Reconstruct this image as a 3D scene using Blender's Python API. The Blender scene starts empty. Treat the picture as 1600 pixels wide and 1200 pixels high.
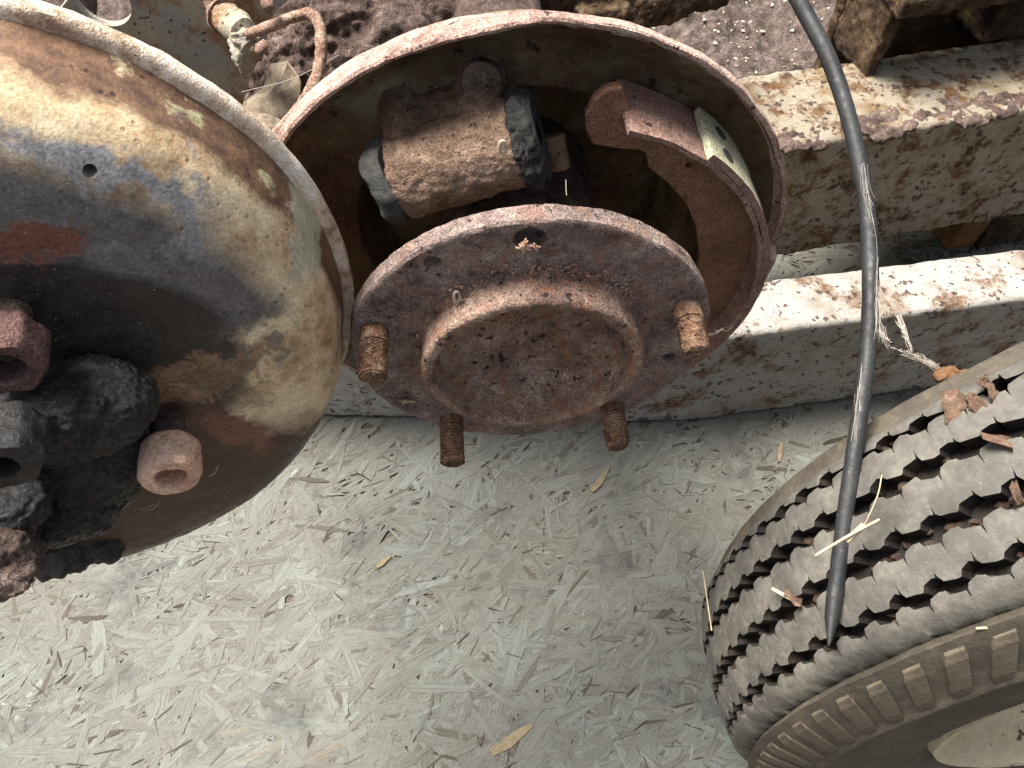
import bpy, bmesh, math, random
from mathutils import Vector, Matrix, noise
R = math.radians
random.seed(7)
C = bpy.context.scene.collection
S = bpy.context.scene

# ------------------------------------------------------------------ camera
FPX = 1200.0                       # focal length in photo pixels (1600 wide)
CAM_Z = 0.81
EL, AZ = R(57), R(-4)              # hub axle direction seen from the camera
_Y = Vector((math.sin(AZ), math.sin(EL)*math.cos(AZ), math.cos(EL)*math.cos(AZ)))   # (right, up, forward)
_X = (Vector((1, 0, 0)) - _Y*_Y.x).normalized()
_Z = Vector((0, math.cos(EL), -math.sin(EL)))
cam_right = Vector((_X.x, _Y.x, _Z.x)); cam_up = Vector((_X.y, _Y.y, _Z.y)); cam_fwd = Vector((_X.z, _Y.z, _Z.z))
cam_d = bpy.data.cameras.new('camera')
cam_d.sensor_fit = 'HORIZONTAL'; cam_d.sensor_width = 36; cam_d.lens = 36*FPX/1600
cam_d.clip_start = 0.01; cam_d.clip_end = 200
cam = bpy.data.objects.new('camera', cam_d); C.objects.link(cam)
M3 = Matrix((cam_right, cam_up, -cam_fwd)).transposed()
cam.matrix_world = Matrix.Translation((0, 0, CAM_Z)) @ M3.to_4x4()
S.camera = cam

# ------------------------------------------------------------------ sky, sun, exposure
SUN_EL, SUN_AZ = R(64), R(-60)     # azimuth from +Y (away) towards +X; negative = left
w = bpy.data.worlds.new('World'); S.world = w; w.use_nodes = True
nt = w.node_tree; nt.nodes.clear()
sky = nt.nodes.new('ShaderNodeTexSky'); sky.sky_type = 'NISHITA'; sky.sun_disc = False
sky.sun_elevation = SUN_EL; sky.sun_rotation = SUN_AZ; sky.dust_density = 4.0; sky.air_density = 1.0
bg = nt.nodes.new('ShaderNodeBackground'); bg.inputs['Strength'].default_value = 0.066
wo = nt.nodes.new('ShaderNodeOutputWorld')
hs = nt.nodes.new('ShaderNodeHueSaturation'); hs.inputs['Saturation'].default_value = .55      # thin overcast: paler than a clear sky
nt.links.new(sky.outputs[0], hs.inputs['Color']); nt.links.new(hs.outputs[0], bg.inputs[0]); nt.links.new(bg.outputs[0], wo.inputs[0])
sd = bpy.data.lights.new('sun', 'SUN'); sd.energy = 3.7; sd.angle = R(26); sd.color = (1, .975, .94)
sun = bpy.data.objects.new('sun', sd); C.objects.link(sun)
sdir = Vector((math.sin(SUN_AZ)*math.cos(SUN_EL), math.cos(SUN_AZ)*math.cos(SUN_EL), math.sin(SUN_EL)))
sun.rotation_euler = (-sdir).to_track_quat('-Z', 'Y').to_euler()
S.view_settings.view_transform = 'Standard'; S.view_settings.look = 'None'
S.view_settings.exposure = 1.68; S.view_settings.gamma = 1; S.view_settings.use_curve_mapping = False

# ------------------------------------------------------------------ places measured from the photograph
def ray(px, py):
    return cam_right*((px-800)/FPX) + cam_up*((600-py)/FPX) + cam_fwd
def at_y(px, py, y):
    d = ray(px, py); k = y/d.y
    return Vector((d.x*k, y, CAM_Z + d.z*k))
def at_z(px, py, z):
    d = ray(px, py); k = (z-CAM_Z)/d.z
    return Vector((d.x*k, d.y*k, z))
def at_d(px, py, depth):
    d = ray(px, py)*depth
    return Vector((d.x, d.y, CAM_Z+d.z))

# ------------------------------------------------------------------ object helpers
def tag(o, label=None, cat=None, group=None, kind=None):
    if label: o['label'] = label
    if cat: o['category'] = cat
    if group: o['group'] = group
    if kind: o['kind'] = kind
    return o
def obj(name, verts, faces, mat, parent=None, smooth=True, sharp=None):
    me = bpy.data.meshes.new(name); me.from_pydata([tuple(v) for v in verts], [], faces); me.update()
    bm = bmesh.new(); bm.from_mesh(me); bmesh.ops.recalc_face_normals(bm, faces=bm.faces[:]); bm.to_mesh(me); bm.free()
    if smooth:
        me.polygons.foreach_set('use_smooth', [True]*len(me.polygons))
        if sharp: me.set_sharp_from_angle(angle=R(sharp))
    if mat: me.materials.append(mat)
    o = bpy.data.objects.new(name, me); C.objects.link(o)
    if parent: o.parent = parent
    return o
def empty(name, mat4):
    o = bpy.data.objects.new(name, None); C.objects.link(o); o.empty_display_size = .02
    o.matrix_world = mat4
    return o
def fbm(p, s, o=4, h=.9):
    return noise.fractal(Vector(p)*s, h, 2.0, o)
def jitter(verts, amp, scale, octv=4, amp2=0, scale2=0):
    out = []
    for v in verts:
        v = Vector(v)
        d = Vector((fbm(v+Vector((3.1, 0, 0)), scale, octv), fbm(v+Vector((0, 7.7, 0)), scale, octv), fbm(v+Vector((0, 0, 5.3)), scale, octv)))*amp
        if amp2: d += noise.noise_vector(v*scale2)*amp2
        out.append(v+d)
    return out
def resample(prof, step):
    out = []
    for (a, b) in zip(prof[:-1], prof[1:]):
        n = max(1, int(math.hypot(b[0]-a[0], b[1]-a[1])/step))
        for i in range(n): t = i/n; out.append((a[0]+(b[0]-a[0])*t, a[1]+(b[1]-a[1])*t))
    out.append(prof[-1]); return out
def lathe(prof, n, a0=0, a1=2*math.pi, centre=(0, 0), fn=None):
    """revolve (r, y) about the local y axis; closed when a full turn"""
    full = abs(a1-a0-2*math.pi) < 1e-6; cols = n if full else n+1
    vs, fs = [], []
    for i in range(cols):
        a = a0+(a1-a0)*i/n
        for (r, y) in prof:
            if fn: r, y = fn(r, y, a)
            vs.append(Vector((centre[0]+r*math.cos(a), y, centre[1]+r*math.sin(a))))
    m = len(prof)
    for i in range(n):
        j = (i+1) % cols
        for k in range(m-1):
            fs.append((i*m+k, i*m+k+1, j*m+k+1, j*m+k))
    if not full:
        fs.append(tuple(range(m))); fs.append(tuple(range((cols-1)*m+m-1, (cols-1)*m-1, -1)))
    return vs, fs
def frame_from(d):
    d = d.normalized(); u = d.cross(Vector((0, 0, 1)))
    if u.length < 1e-3: u = d.cross(Vector((1, 0, 0)))
    u.normalize(); return u, u.cross(d)
def spline(pts, n):
    P = [Vector(p) for p in pts]; P = [P[0]*2-P[1]]+P+[P[-1]*2-P[-2]]; out = []
    for i in range(1, len(P)-2):
        for k in range(n):
            t = k/n; a, b, c, d = P[i-1], P[i], P[i+1], P[i+2]
            out.append(.5*((2*b)+(c-a)*t+(2*a-5*b+4*c-d)*t*t+(3*b-a-3*c+d)*t**3))
    out.append(P[-2]); return out
def tube(path, rad, seg=10):
    vs, fs = [], []; n = len(path); u = None
    for i, p in enumerate(path):
        d = (path[min(i+1, n-1)]-path[max(i-1, 0)]).normalized()
        if u is None: u, v = frame_from(d)
        else: u = (u-d*u.dot(d)).normalized(); v = u.cross(d)
        r = rad(i/(n-1)) if callable(rad) else rad
        for k in range(seg):
            a = 2*math.pi*k/seg; vs.append(p+(u*math.cos(a)+v*math.sin(a))*r)
    for i in range(n-1):
        for k in range(seg):
            l = (k+1) % seg; fs.append((i*seg+k, i*seg+l, (i+1)*seg+l, (i+1)*seg+k))
    fs.append(tuple(range(seg))); fs.append(tuple(range(n*seg-1, (n-1)*seg-1, -1)))
    return vs, fs
def join(*parts):
    vs, fs = [], []
    for v, f in parts:
        o = len(vs); vs += list(v); fs += [tuple(i+o for i in q) for q in f]
    return vs, fs
def cyl_between(a, b, r0, r1=None, seg=24):
    a = Vector(a); b = Vector(b); r1 = r0 if r1 is None else r1
    return tube([a.lerp(b, t/6) for t in range(7)], lambda t: r0+(r1-r0)*t, seg)
def boxv(c, sx, sy, sz, M=None):
    vs = []
    for x in (-1, 1):
        for y in (-1, 1):
            for z in (-1, 1):
                p = Vector((x*sx/2, y*sy/2, z*sz/2)); vs.append(Vector(c)+((M @ p) if M else p))
    return vs, [(0, 1, 3, 2), (4, 6, 7, 5), (0, 4, 5, 1), (2, 3, 7, 6), (0, 2, 6, 4), (1, 5, 7, 3)]
def ball(c, sx, sy, sz, sub=3):
    bm = bmesh.new(); bmesh.ops.create_icosphere(bm, subdivisions=sub, radius=1)
    vs = [Vector((c[0]+v.co.x*sx, c[1]+v.co.y*sy, c[2]+v.co.z*sz)) for v in bm.verts]
    bm.verts.index_update(); fs = [tuple(v.index for v in f.verts) for f in bm.faces]; bm.free(); return vs, fs
def fuse(parts, voxel, amp=0, scale=100, octv=4, amp2=0, scale2=300, smooth_it=2):
    """weld overlapping shapes into one cast-looking lump and roughen it"""
    vs, fs = join(*parts)
    me = bpy.data.meshes.new('tmp'); me.from_pydata([tuple(v) for v in vs], [], fs)
    bm = bmesh.new(); bm.from_mesh(me); bmesh.ops.recalc_face_normals(bm, faces=bm.faces[:]); bm.to_mesh(me); bm.free()
    o = bpy.data.objects.new('tmp', me); C.objects.link(o)
    m = o.modifiers.new('r', 'REMESH'); m.mode = 'VOXEL'; m.voxel_size = voxel
    if smooth_it: sm = o.modifiers.new('s', 'SMOOTH'); sm.iterations = smooth_it; sm.factor = .5
    dg = bpy.context.evaluated_depsgraph_get(); ev = o.evaluated_get(dg); em = ev.to_mesh()
    nv = [v.co.copy() for v in em.vertices]; nn = [v.normal.copy() for v in em.vertices]; nf = [tuple(p.vertices) for p in em.polygons]
    ev.to_mesh_clear(); bpy.data.objects.remove(o); bpy.data.meshes.remove(me)
    out = []
    for v, n in zip(nv, nn):
        d = amp*fbm(v, scale, octv)
        if amp2: d += amp2*fbm(v, scale2, 2)
        out.append(v+n*d)
    return out, nf
def slab(outline, thick):
    """outline: 3-D points of the near face, thick: Vector to the far face"""
    n = len(outline); vs = [Vector(p) for p in outline]+[Vector(p)+thick for p in outline]
    fs = [tuple(range(n)), tuple(range(2*n-1, n-1, -1))]+[(i, (i+1) % n, n+(i+1) % n, n+i) for i in range(n)]
    return vs, fs

# ------------------------------------------------------------------ materials
def s(r, g, b):
    f = lambda c: (c/255/12.92) if c/255 <= .04045 else ((c/255+.055)/1.055)**2.4
    return (f(r), f(g), f(b), 1)
class N:
    def __init__(self, name):
        self.m = bpy.data.materials.new(name); self.m.use_nodes = True; self.t = self.m.node_tree
        self.t.nodes.clear()
        self.out = self.t.nodes.new('ShaderNodeOutputMaterial'); self.b = self.t.nodes.new('ShaderNodeBsdfPrincipled')
        self.t.links.new(self.b.outputs[0], self.out.inputs[0]); self.co = None
    def n(self, typ, ins=None, **kw):
        x = self.t.nodes.new(typ)
        for k, v in kw.items(): setattr(x, k, v)
        for k, v in (ins or {}).items(): self.set(x.inputs[k], v)
        return x
    def set(self, sock, v):
        if isinstance(v, bpy.types.NodeSocket): self.t.links.new(v, sock)
        else: sock.default_value = v
    def obj(self, off=None):
        if not self.co: self.co = self.n('ShaderNodeTexCoord').outputs['Object']
        return self.co
    def noise(self, scale, detail=6, rough=.6, vec=None, dist=0, off=None):
        vec = vec or self.obj()
        if off: vec = self.n('ShaderNodeVectorMath', {0: vec, 1: off}, operation='ADD').outputs[0]
        return self.n('ShaderNodeTexNoise', {'Vector': vec, 'Scale': scale, 'Detail': detail, 'Roughness': rough, 'Distortion': dist}).outputs['Fac']
    def voro(self, scale, vec=None, feat='F1', rand=1, out='Distance'):
        return self.n('ShaderNodeTexVoronoi', {'Vector': vec or self.obj(), 'Scale': scale, 'Randomness': rand}, feature=feat).outputs[out]
    def ramp(self, fac, stops):
        x = self.n('ShaderNodeValToRGB', {'Fac': fac}); e = x.color_ramp.elements
        while len(e) < len(stops): e.new(.5)
        for k, (p, c) in zip(e, stops):
            k.position = p; k.color = c if isinstance(c, tuple) else (c, c, c, 1)
        return x.outputs[0]
    def step(self, fac, a, b): return self.n('ShaderNodeMapRange', {0: fac, 1: a, 2: b, 3: 0., 4: 1.}, clamp=True).outputs[0]
    def mix(self, fac, a, b, mode='MIX'):
        x = self.n('ShaderNodeMix', data_type='RGBA', blend_type=mode); self.set(x.inputs[0], fac); self.set(x.inputs[6], a); self.set(x.inputs[7], b)
        return x.outputs[2]
    def math(self, op, a, b=0., c=0.):
        return self.n('ShaderNodeMath', {0: a, 1: b, 2: c}, operation=op).outputs[0]
    def bump(self, h, strength=.5, dist=.001, prev=None):
        i = {'Height': h, 'Strength': strength, 'Distance': dist}
        if prev: i['Normal'] = prev
        return self.n('ShaderNodeBump', i).outputs[0]
    def fin(self, col, rough=.85, normal=None, metal=0, spec=.3):
        self.set(self.b.inputs['Base Color'], col); self.set(self.b.inputs['Roughness'], rough)
        self.b.inputs['Metallic'].default_value = metal; self.b.inputs['Specular IOR Level'].default_value = spec
        if normal: self.set(self.b.inputs['Normal'], normal)
        return self.m

def rust(name, cols, scale=40, pits=.35, pitc=s(40, 26, 20), paint=None, cover=.5, pscale=30, flecks=None, rough=(.7, .95), bump=1.0, spec=.25, fine=900, edge=.03, seed=0, blotch=None, pitscale=None, bamt=.6, grain=.7):
    """layered rust; cols = ramp colours dark to light; paint = list of colours of an old coat that covers part of it"""
    k = N(name); o = (seed*.37, seed*.11, seed*.73)
    big = k.noise(scale, 5, .66, off=o); fin = k.noise(fine, 3, .65, off=o); mid = k.noise(scale*5, 6, .74, off=o)
    f = k.math('ADD', k.math('MULTIPLY', big, .55), k.math('MULTIPLY', mid, .45))
    nst = len(cols); c = k.ramp(f, [(.38+.24*i/(nst-1), q) for i, q in enumerate(cols)])
    c = k.mix(grain, c, k.ramp(fin, [(.34, .34), (.5, 1.0), (.66, 1.7)]), 'MULTIPLY')
    h = k.math('ADD', k.math('MULTIPLY', mid, 1.2), k.math('MULTIPLY', fin, .5))
    if paint:
        pn = k.math('ADD', k.math('MULTIPLY', k.noise(pscale, 7, .66, off=(o[0]+2, o[1], o[2])), .8), k.math('MULTIPLY', k.noise(pscale*7, 5, .6, off=o), .2))
        th = .5+(.5-cover)*.42
        pm = k.step(pn, th-edge*.3, th+edge*.3)
        halo = k.step(pn, th-.07, th+.05)
        pc = k.ramp(k.noise(pscale*.7, 6, .6, off=(o[0], o[1]+5, o[2])), [(.3+.4*i/max(1, len(paint)-1), q) for i, q in enumerate(paint)])
        pc = k.mix(.35, pc, k.ramp(k.noise(pscale*12, 4, .7), [(.3, .55), (.7, 1.25)]), 'MULTIPLY')
        pc = k.mix(k.math('MULTIPLY', k.math('SUBTRACT', 1., k.step(pn, th, th+.09)), .55), pc, cols[-1])
        c = k.mix(pm, c, pc); h = k.math('ADD', h, k.math('MULTIPLY', pm, .9))
    if blotch:
        bm_ = k.step(k.noise(scale*1.8, 6, .7, off=(o[0]+6, 4, o[2])), .54, .60)
        if paint: bm_ = k.math('MULTIPLY', bm_, k.math('SUBTRACT', 1., pm))
        c = k.mix(k.math('MULTIPLY', bm_, bamt), c, k.mix(.6, blotch, k.ramp(fin, [(.3, .5), (.7, 1.4)]), 'MULTIPLY'))
    if pits:
        pn2 = k.math('ADD', k.math('MULTIPLY', k.noise(pitscale or scale*6, 3, .6, off=(o[0], 3, 0)), .75), k.math('MULTIPLY', k.noise(scale*1.2, 3, .5, off=(1, o[1], 0)), .25))
        pmk = k.step(pn2, .66-pits*.13, .68-pits*.13)
        c = k.mix(k.math('MULTIPLY', pmk, .85), c, pitc); h = k.math('SUBTRACT', h, k.math('MULTIPLY', pmk, 1.2))
    if flecks:
        fm = k.step(k.noise(fine*.7, 2, .5, off=(9, o[1], 0)), .71, .76); c = k.mix(k.math('MULTIPLY', fm, .7), c, flecks)
    nr = k.bump(h, .9*bump, .0022); nr = k.bump(fin, .5*bump, .0008, nr)
    return k.fin(c, k.ramp(mid, [(.3, rough[0]), (.7, rough[1])]), nr, spec=spec)

MT = {}
MT['flange'] = rust('flange_rust', [s(88, 75, 69), s(120, 103, 95), s(146, 128, 118), s(176, 157, 145)], 46, .35, bamt=.35, blotch=s(156, 108, 82), flecks=s(190, 160, 130), seed=1)
MT['flange_cap'] = rust('cap_rust', [s(104, 83, 73), s(138, 113, 99), s(162, 135, 117), s(190, 167, 147)], 42, .42, bamt=.5, blotch=s(168, 112, 78), flecks=s(196, 170, 140), seed=2)
MT['stud'] = rust('stud_rust', [s(74, 54, 44), s(112, 84, 66), s(146, 112, 86), s(180, 156, 130)], 70, .5, seed=3)
MT['plate'] = rust('plate_rust', [s(66, 48, 35), s(92, 68, 48), s(116, 90, 64)], 26, .3, paint=[s(112, 104, 82), s(136, 130, 106), s(110, 90, 64)], cover=.46, pscale=16, seed=4, edge=.3)
MT['plate_lip'] = rust('plate_lip_rust', [s(130, 100, 88), s(166, 136, 122), s(190, 160, 144), s(206, 184, 168)], 30, .25, seed=5)
MT['cylinder'] = rust('cylinder_rust', [s(90, 71, 57), s(114, 91, 74), s(134, 109, 90), s(158, 134, 114)], 50, .25, flecks=s(200, 176, 140), seed=6, bump=.9, grain=.6)
MT['shoe'] = rust('shoe_rust', [s(120, 92, 80), s(150, 118, 104), s(176, 146, 130)], 38, .2, flecks=s(190, 164, 146), seed=7)
MT['web'] = rust('web_rust', [s(112, 80, 62), s(136, 100, 78), s(152, 116, 90)], 26, .12, seed=8)
MT['lining'] = rust('brake_lining', [s(158, 150, 120), s(186, 182, 152), s(204, 202, 176)], 40, .12, pitc=s(110, 96, 64), rough=(.6, .8), bump=.5, seed=9)
MT['bracket'] = rust('bracket_paint', [s(124, 94, 68), s(150, 116, 84), s(168, 136, 104)], 34, .3, paint=[s(184, 174, 150), s(160, 158, 154), s(196, 182, 152)], cover=.62, pscale=26, seed=10, edge=.15)
MT['beam_low'] = rust('beam_paint_smooth', [s(84, 62, 46), s(110, 84, 62), s(136, 108, 82)], 34, .55, pitscale=120, pitc=s(72, 50, 38), paint=[s(152, 145, 134), s(170, 165, 157), s(142, 131, 115)], cover=.70, pscale=26, seed=11, edge=.15)
MT['beam_up'] = rust('beam_paint_pitted', [s(78, 52, 40), s(112, 78, 52), s(150, 110, 70)], 44, .62, pitscale=100, blotch=s(160, 124, 84), pitc=s(78, 58, 48), paint=[s(176, 160, 132), s(194, 182, 160), s(160, 134, 98)], cover=.66, pscale=42, seed=12, edge=.15, bump=1.6)
MT['casting'] = rust('crumbling_casting', [s(66, 54, 48), s(94, 77, 68), s(124, 104, 93), s(154, 134, 121)], 40, .15, flecks=s(176, 150, 130), seed=13, bump=1.5)
MT['rust_box'] = rust('dark_rust_box', [s(36, 27, 21), s(60, 45, 33), s(88, 68, 47), s(122, 101, 76)], 24, .5, seed=14, bump=1.3)
MT['pipe'] = rust('pipe_rust', [s(112, 84, 66), s(146, 114, 94), s(176, 148, 128), s(196, 176, 158)], 70, .3, seed=15)
MT['nut_orange'] = rust('nut_pale_rust', [s(176, 134, 108), s(214, 174, 146), s(230, 198, 172)], 55, .08, grain=.4, pitc=s(110, 64, 44), seed=16, bump=.6)
MT['nut_purple'] = rust('nut_brown_rust', [s(80, 58, 54), s(108, 80, 74), s(132, 102, 94)], 55, .2, seed=17)
MT['rim_paint'] = rust('wheel_rim_paint', [s(140, 110, 80), s(170, 140, 104)], 20, .2, paint=[s(210, 192, 156), s(220, 206, 176)], cover=.85, pscale=12, seed=18)

def dirt(name, cols, scale=120, bump=1.4, rough=.95, spec=.2, flecks=None):
    k = N(name); a = k.noise(scale, 8, .7); b = k.noise(scale*6, 4, .65)
    c = k.ramp(k.math('ADD', k.math('MULTIPLY', a, .6), k.math('MULTIPLY', b, .4)), [(.34+.32*i/(len(cols)-1), q) for i, q in enumerate(cols)])
    if flecks: c = k.mix(k.step(k.noise(scale*5, 2, .5, off=(4, 1, 2)), .7, .74), c, flecks)
    return k.fin(c, rough, k.bump(b, .6*bump, .0006, k.bump(a, .8*bump, .002)), spec=spec)
MT['grease'] = dirt('grease_dirt', [s(18, 16, 15), s(32, 30, 28), s(52, 49, 47), s(88, 85, 82)], 210, 2.0, .42, .5, flecks=s(150, 146, 140))
MT['soil'] = dirt('dry_soil', [s(40, 32, 28), s(78, 66, 59), s(108, 94, 86), s(150, 138, 128)], 110, 3.0, flecks=s(170, 156, 142))
MT['rubber_grey'] = dirt('perished_rubber', [s(44, 43, 40), s(66, 65, 61), s(90, 88, 82)], 200, 1.0, .8)
MT['rubber_dark'] = dirt('shrivelled_rubber', [s(28, 27, 26), s(50, 49, 46), s(78, 76, 71)], 260, 1.4, .75)
MT['leaf'] = dirt('dead_leaf', [s(74, 56, 44), s(106, 84, 68), s(138, 116, 98)], 200, 1.2)
MT['crumb'] = dirt('brown_crumb', [s(44, 34, 26), s(64, 50, 40), s(92, 75, 60)], 200, .8)
MT['straw'] = dirt('dry_straw', [s(150, 128, 96), s(184, 164, 130), s(206, 190, 160)], 120, .5, .7)
MT['fleck'] = dirt('pale_fleck', [s(140, 126, 110), s(176, 164, 146), s(206, 198, 182)], 300, .5)
MT['web_silk'] = dirt('cobweb_silk', [s(170, 158, 144), s(196, 186, 172)], 300, .3)
MT['cocoon'] = dirt('brown_cocoon', [s(84, 58, 38), s(108, 78, 54), s(128, 98, 70)], 250, 1)
MT['ochre'] = dirt('chipboard_edge', [s(84, 62, 38), s(120, 92, 60), s(146, 122, 84)], 130, 1.4)
MT['chip'] = dirt('pale_chip', [s(104, 92, 72), s(126, 113, 90), s(144, 131, 108)], 120, .8)
MT['wood'] = dirt('grey_wood', [s(90, 78, 66), s(130, 116, 98), s(156, 142, 122)], 80, .8)

# brake drum: old coats of paint and other patches, each with a shape of its own
def drum_material():
    k = N('drum_paint'); co = k.obj()
    warp = k.n('ShaderNodeVectorMath', {0: k.n('ShaderNodeVectorMath', {0: k.n('ShaderNodeTexNoise', {'Vector': co, 'Scale': 48., 'Detail': 7., 'Roughness': .72}).outputs['Color'], 1: (.5, .5, .5)}, operation='SUBTRACT').outputs[0], 1: (.05, .05, .05)}, operation='MULTIPLY').outputs[0]
    wc = k.n('ShaderNodeVectorMath', {0: co, 1: warp}, operation='ADD').outputs[0]
    warp2 = k.n('ShaderNodeVectorMath', {0: warp, 1: (.35, .35, .35)}, operation='MULTIPLY').outputs[0]
    wc2 = k.n('ShaderNodeVectorMath', {0: co, 1: warp2}, operation='ADD').outputs[0]
    def patch(x, z, rx, rz, rot, soft=.08, y=None, ry=.05, tight=False):
        m = k.n('ShaderNodeMapping', {'Vector': wc2 if tight else wc, 'Location': (x, y or 0, z), 'Rotation': (0, R(rot), 0), 'Scale': (rx, ry if y is not None else 10., rz)}, vector_type='TEXTURE').outputs[0]
        l = k.n('ShaderNodeVectorMath', {0: m}, operation='LENGTH').outputs['Value']
        return k.math('SUBTRACT', 1., k.step(l, 1-soft*1.1, 1+soft*1.1))
    a = k.noise(26, 6, .66); b = k.noise(130, 6, .72); f = k.noise(700, 3, .65)
    c = k.ramp(k.math('ADD', k.math('MULTIPLY', a, .62), k.math('MULTIPLY', b, .38)),
               [(.34, s(126, 98, 72)), (.41, s(170, 138, 102)), (.48, s(200, 174, 136)), (.57, s(216, 196, 160)), (.68, s(182, 150, 112))])
    # rolled-on green-grey primer left on the side wall, rust band along the lip
    sep = k.n('ShaderNodeSeparateXYZ', {0: co}); yy = sep.outputs['Y']
    wall = k.math('ADD', yy, k.math('MULTIPLY', k.math('SUBTRACT', k.noise(30, 6, .6, off=(3, 0, 0)), .5), .03))
    band = k.math('MULTIPLY', k.step(wall, -.034, -.028), k.math('SUBTRACT', 1., k.step(yy, -.0085, -.0070)))
    c = k.mix(k.math('MULTIPLY', band, k.step(k.noise(34, 6, .62, off=(0, 6, 0)), .36, .42)), c, k.ramp(b, [(.35, s(76, 55, 42)), (.6, s(118, 88, 64))]))
    c = k.mix(k.math('MULTIPLY', band, k.step(k.noise(40, 6, .6, off=(7, 6, 0)), .57, .62)), c, k.ramp(b, [(.3, s(150, 140, 98)), (.7, s(176, 172, 136))]))
    def lay(c, m, dark, light, amt=1.):
        return k.mix(k.math('MULTIPLY', m, amt), c, k.ramp(k.math('ADD', k.math('MULTIPLY', b, .6), k.math('MULTIPLY', f, .4)), [(.36, dark), (.64, light)]))
    c = lay(c, patch(.142, .046, .010, .021, 25, .2), s(160, 154, 128), s(184, 178, 152))
    # lower part: dark brown
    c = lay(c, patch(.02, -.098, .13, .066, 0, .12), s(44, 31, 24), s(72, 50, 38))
    # grey-blue paint on the upper face
    rad = k.n('ShaderNodeVectorMath', {0: k.n('ShaderNodeCombineXYZ', {0: sep.outputs['X'], 1: 0., 2: sep.outputs['Z']}).outputs[0]}, operation='LENGTH').outputs['Value']
    wob = k.math('MULTIPLY', k.math('SUBTRACT', k.noise(24, 6, .6, off=(5, 1, 2)), .5), .016)
    radw = k.math('ADD', rad, wob)
    grey = k.math('MULTIPLY', k.math('SUBTRACT', 1., k.step(radw, .1140, .1260)), k.step(k.math('ADD', k.math('ADD', sep.outputs['Z'], wob), k.math('MULTIPLY', sep.outputs['X'], -.1)), .004, .010))
    c = lay(c, grey, s(80, 75, 72), s(110, 104, 101))
    c = lay(c, k.math('MULTIPLY', grey, k.step(k.noise(55, 6, .65, off=(2, 8, 1)), .56, .62)), s(104, 100, 97), s(140, 136, 132), .6)
    c = lay(c, patch(.078, .096, .034, .006, 40, .3), s(122, 119, 117), s(166, 162, 160))  # pale streak at the grey's upper edge: sheen painted as colour
    c = lay(c, patch(.098, .073, .004, .016, 12, .3), s(116, 114, 112), s(152, 150, 148))
    # black sharp-edged patch across the middle
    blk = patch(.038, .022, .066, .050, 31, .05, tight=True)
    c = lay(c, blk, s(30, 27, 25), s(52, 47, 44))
    c = lay(c, patch(.049, .0785, .016, .0085, 22, .2), s(96, 56, 46), s(124, 78, 64))
    # rust bloom below it, red and blue remnants
    c = lay(c, patch(.066, -.006, .050, .014, -14, .1), s(104, 76, 54), s(152, 120, 88), .9)
    c = lay(c, patch(.058, -.030, .030, .019, 10, .12), s(48, 32, 26), s(72, 48, 38))
    c = lay(c, patch(.0835, -.045, .008, .021, -24, .3), s(92, 56, 45), s(124, 82, 66))
    c = lay(c, k.math('MULTIPLY', patch(.106, .010, .016, .019, 20, .3), k.step(k.noise(120, 4, .6, off=(8, 8, 8)), .5, .55)), s(70, 68, 66), s(96, 94, 90), .65)
    c = lay(c, patch(.0855, -.012, .006, .024, -35, .35), s(60, 54, 45), s(100, 88, 68), .6)
    c = k.mix(.36, c, k.ramp(f, [(.34, .45), (.5, 1.), (.66, 1.5)]), 'MULTIPLY')
    sp = k.step(k.noise(900, 2, .5, off=(1, 2, 3)), .73, .77); c = k.mix(k.math('MULTIPLY', sp, .7), c, s(206, 200, 188))
    pit = k.math('MULTIPLY', k.math('SUBTRACT', 1., k.step(k.voro(190), .1, .22)), k.step(k.noise(60, 4, .6), .5, .6))
    c = k.mix(k.math('MULTIPLY', pit, .7), c, s(48, 34, 26))
    h = k.math('SUBTRACT', k.math('ADD', b, k.math('MULTIPLY', f, .5)), pit)
    nr = k.bump(h, .35, .0012); nr = k.bump(k.math('ADD', k.math('MULTIPLY', grey, .5), blk), .6, .0008, nr)
    return k.fin(c, k.ramp(b, [(.3, .32), (.7, .62)]), nr, spec=.5)
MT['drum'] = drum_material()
MT['drum_lip'] = rust('drum_lip_metal', [s(150, 122, 98), s(206, 184, 158), s(228, 214, 196), s(236, 228, 216)], 32, .3, rough=(.4, .65), seed=21, grain=.3, bump=.6)

def rubber(name, dark, mid, light, bump=.7, dust=0):
    k = N(name); a = k.noise(28, 7, .62); b = k.noise(240, 6, .7)
    c = k.ramp(k.math('ADD', k.math('MULTIPLY', a, .65), k.math('MULTIPLY', b, .35)), [(.34, dark), (.5, mid), (.66, light)])
    c = k.mix(k.math('MULTIPLY', k.step(k.noise(1100, 2, .5), .7, .76), .5), c, s(186, 178, 164))
    return k.fin(c, k.ramp(b, [(.3, .62), (.7, .9)]), k.bump(b, bump, .0008), spec=.35)
MT['tread'] = rubber('worn_tread_rubber', s(60, 57, 52), s(84, 80, 73), s(112, 107, 97))
MT['carcass'] = rubber('dusty_sidewall_rubber', s(56, 51, 43), s(76, 69, 58), s(100, 91, 76))
MT['groove'] = rubber('dirty_shaded_groove_rubber', s(24, 20, 16), s(36, 30, 24), s(56, 46, 36), 1.2)  # groove dirt, darkened further to paint in the shade
MT['lug'] = rubber('dusty_lug_rubber', s(60, 53, 44), s(80, 72, 59), s(104, 94, 78))
def cable_mat():
    k = N('black_cable_sheath'); b = k.noise(260, 6, .7); a = k.noise(40, 5, .6)
    c = k.ramp(a, [(.35, s(24, 24, 24)), (.65, s(44, 44, 43))])
    c = k.mix(k.math('MULTIPLY', k.step(k.noise(500, 5, .7), .60, .72), .45), c, s(130, 124, 112))
    return k.fin(c, k.ramp(b, [(.3, .42), (.7, .75)]), k.bump(b, .4, .0006), spec=.4)
MT['cable'] = cable_mat()
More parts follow.
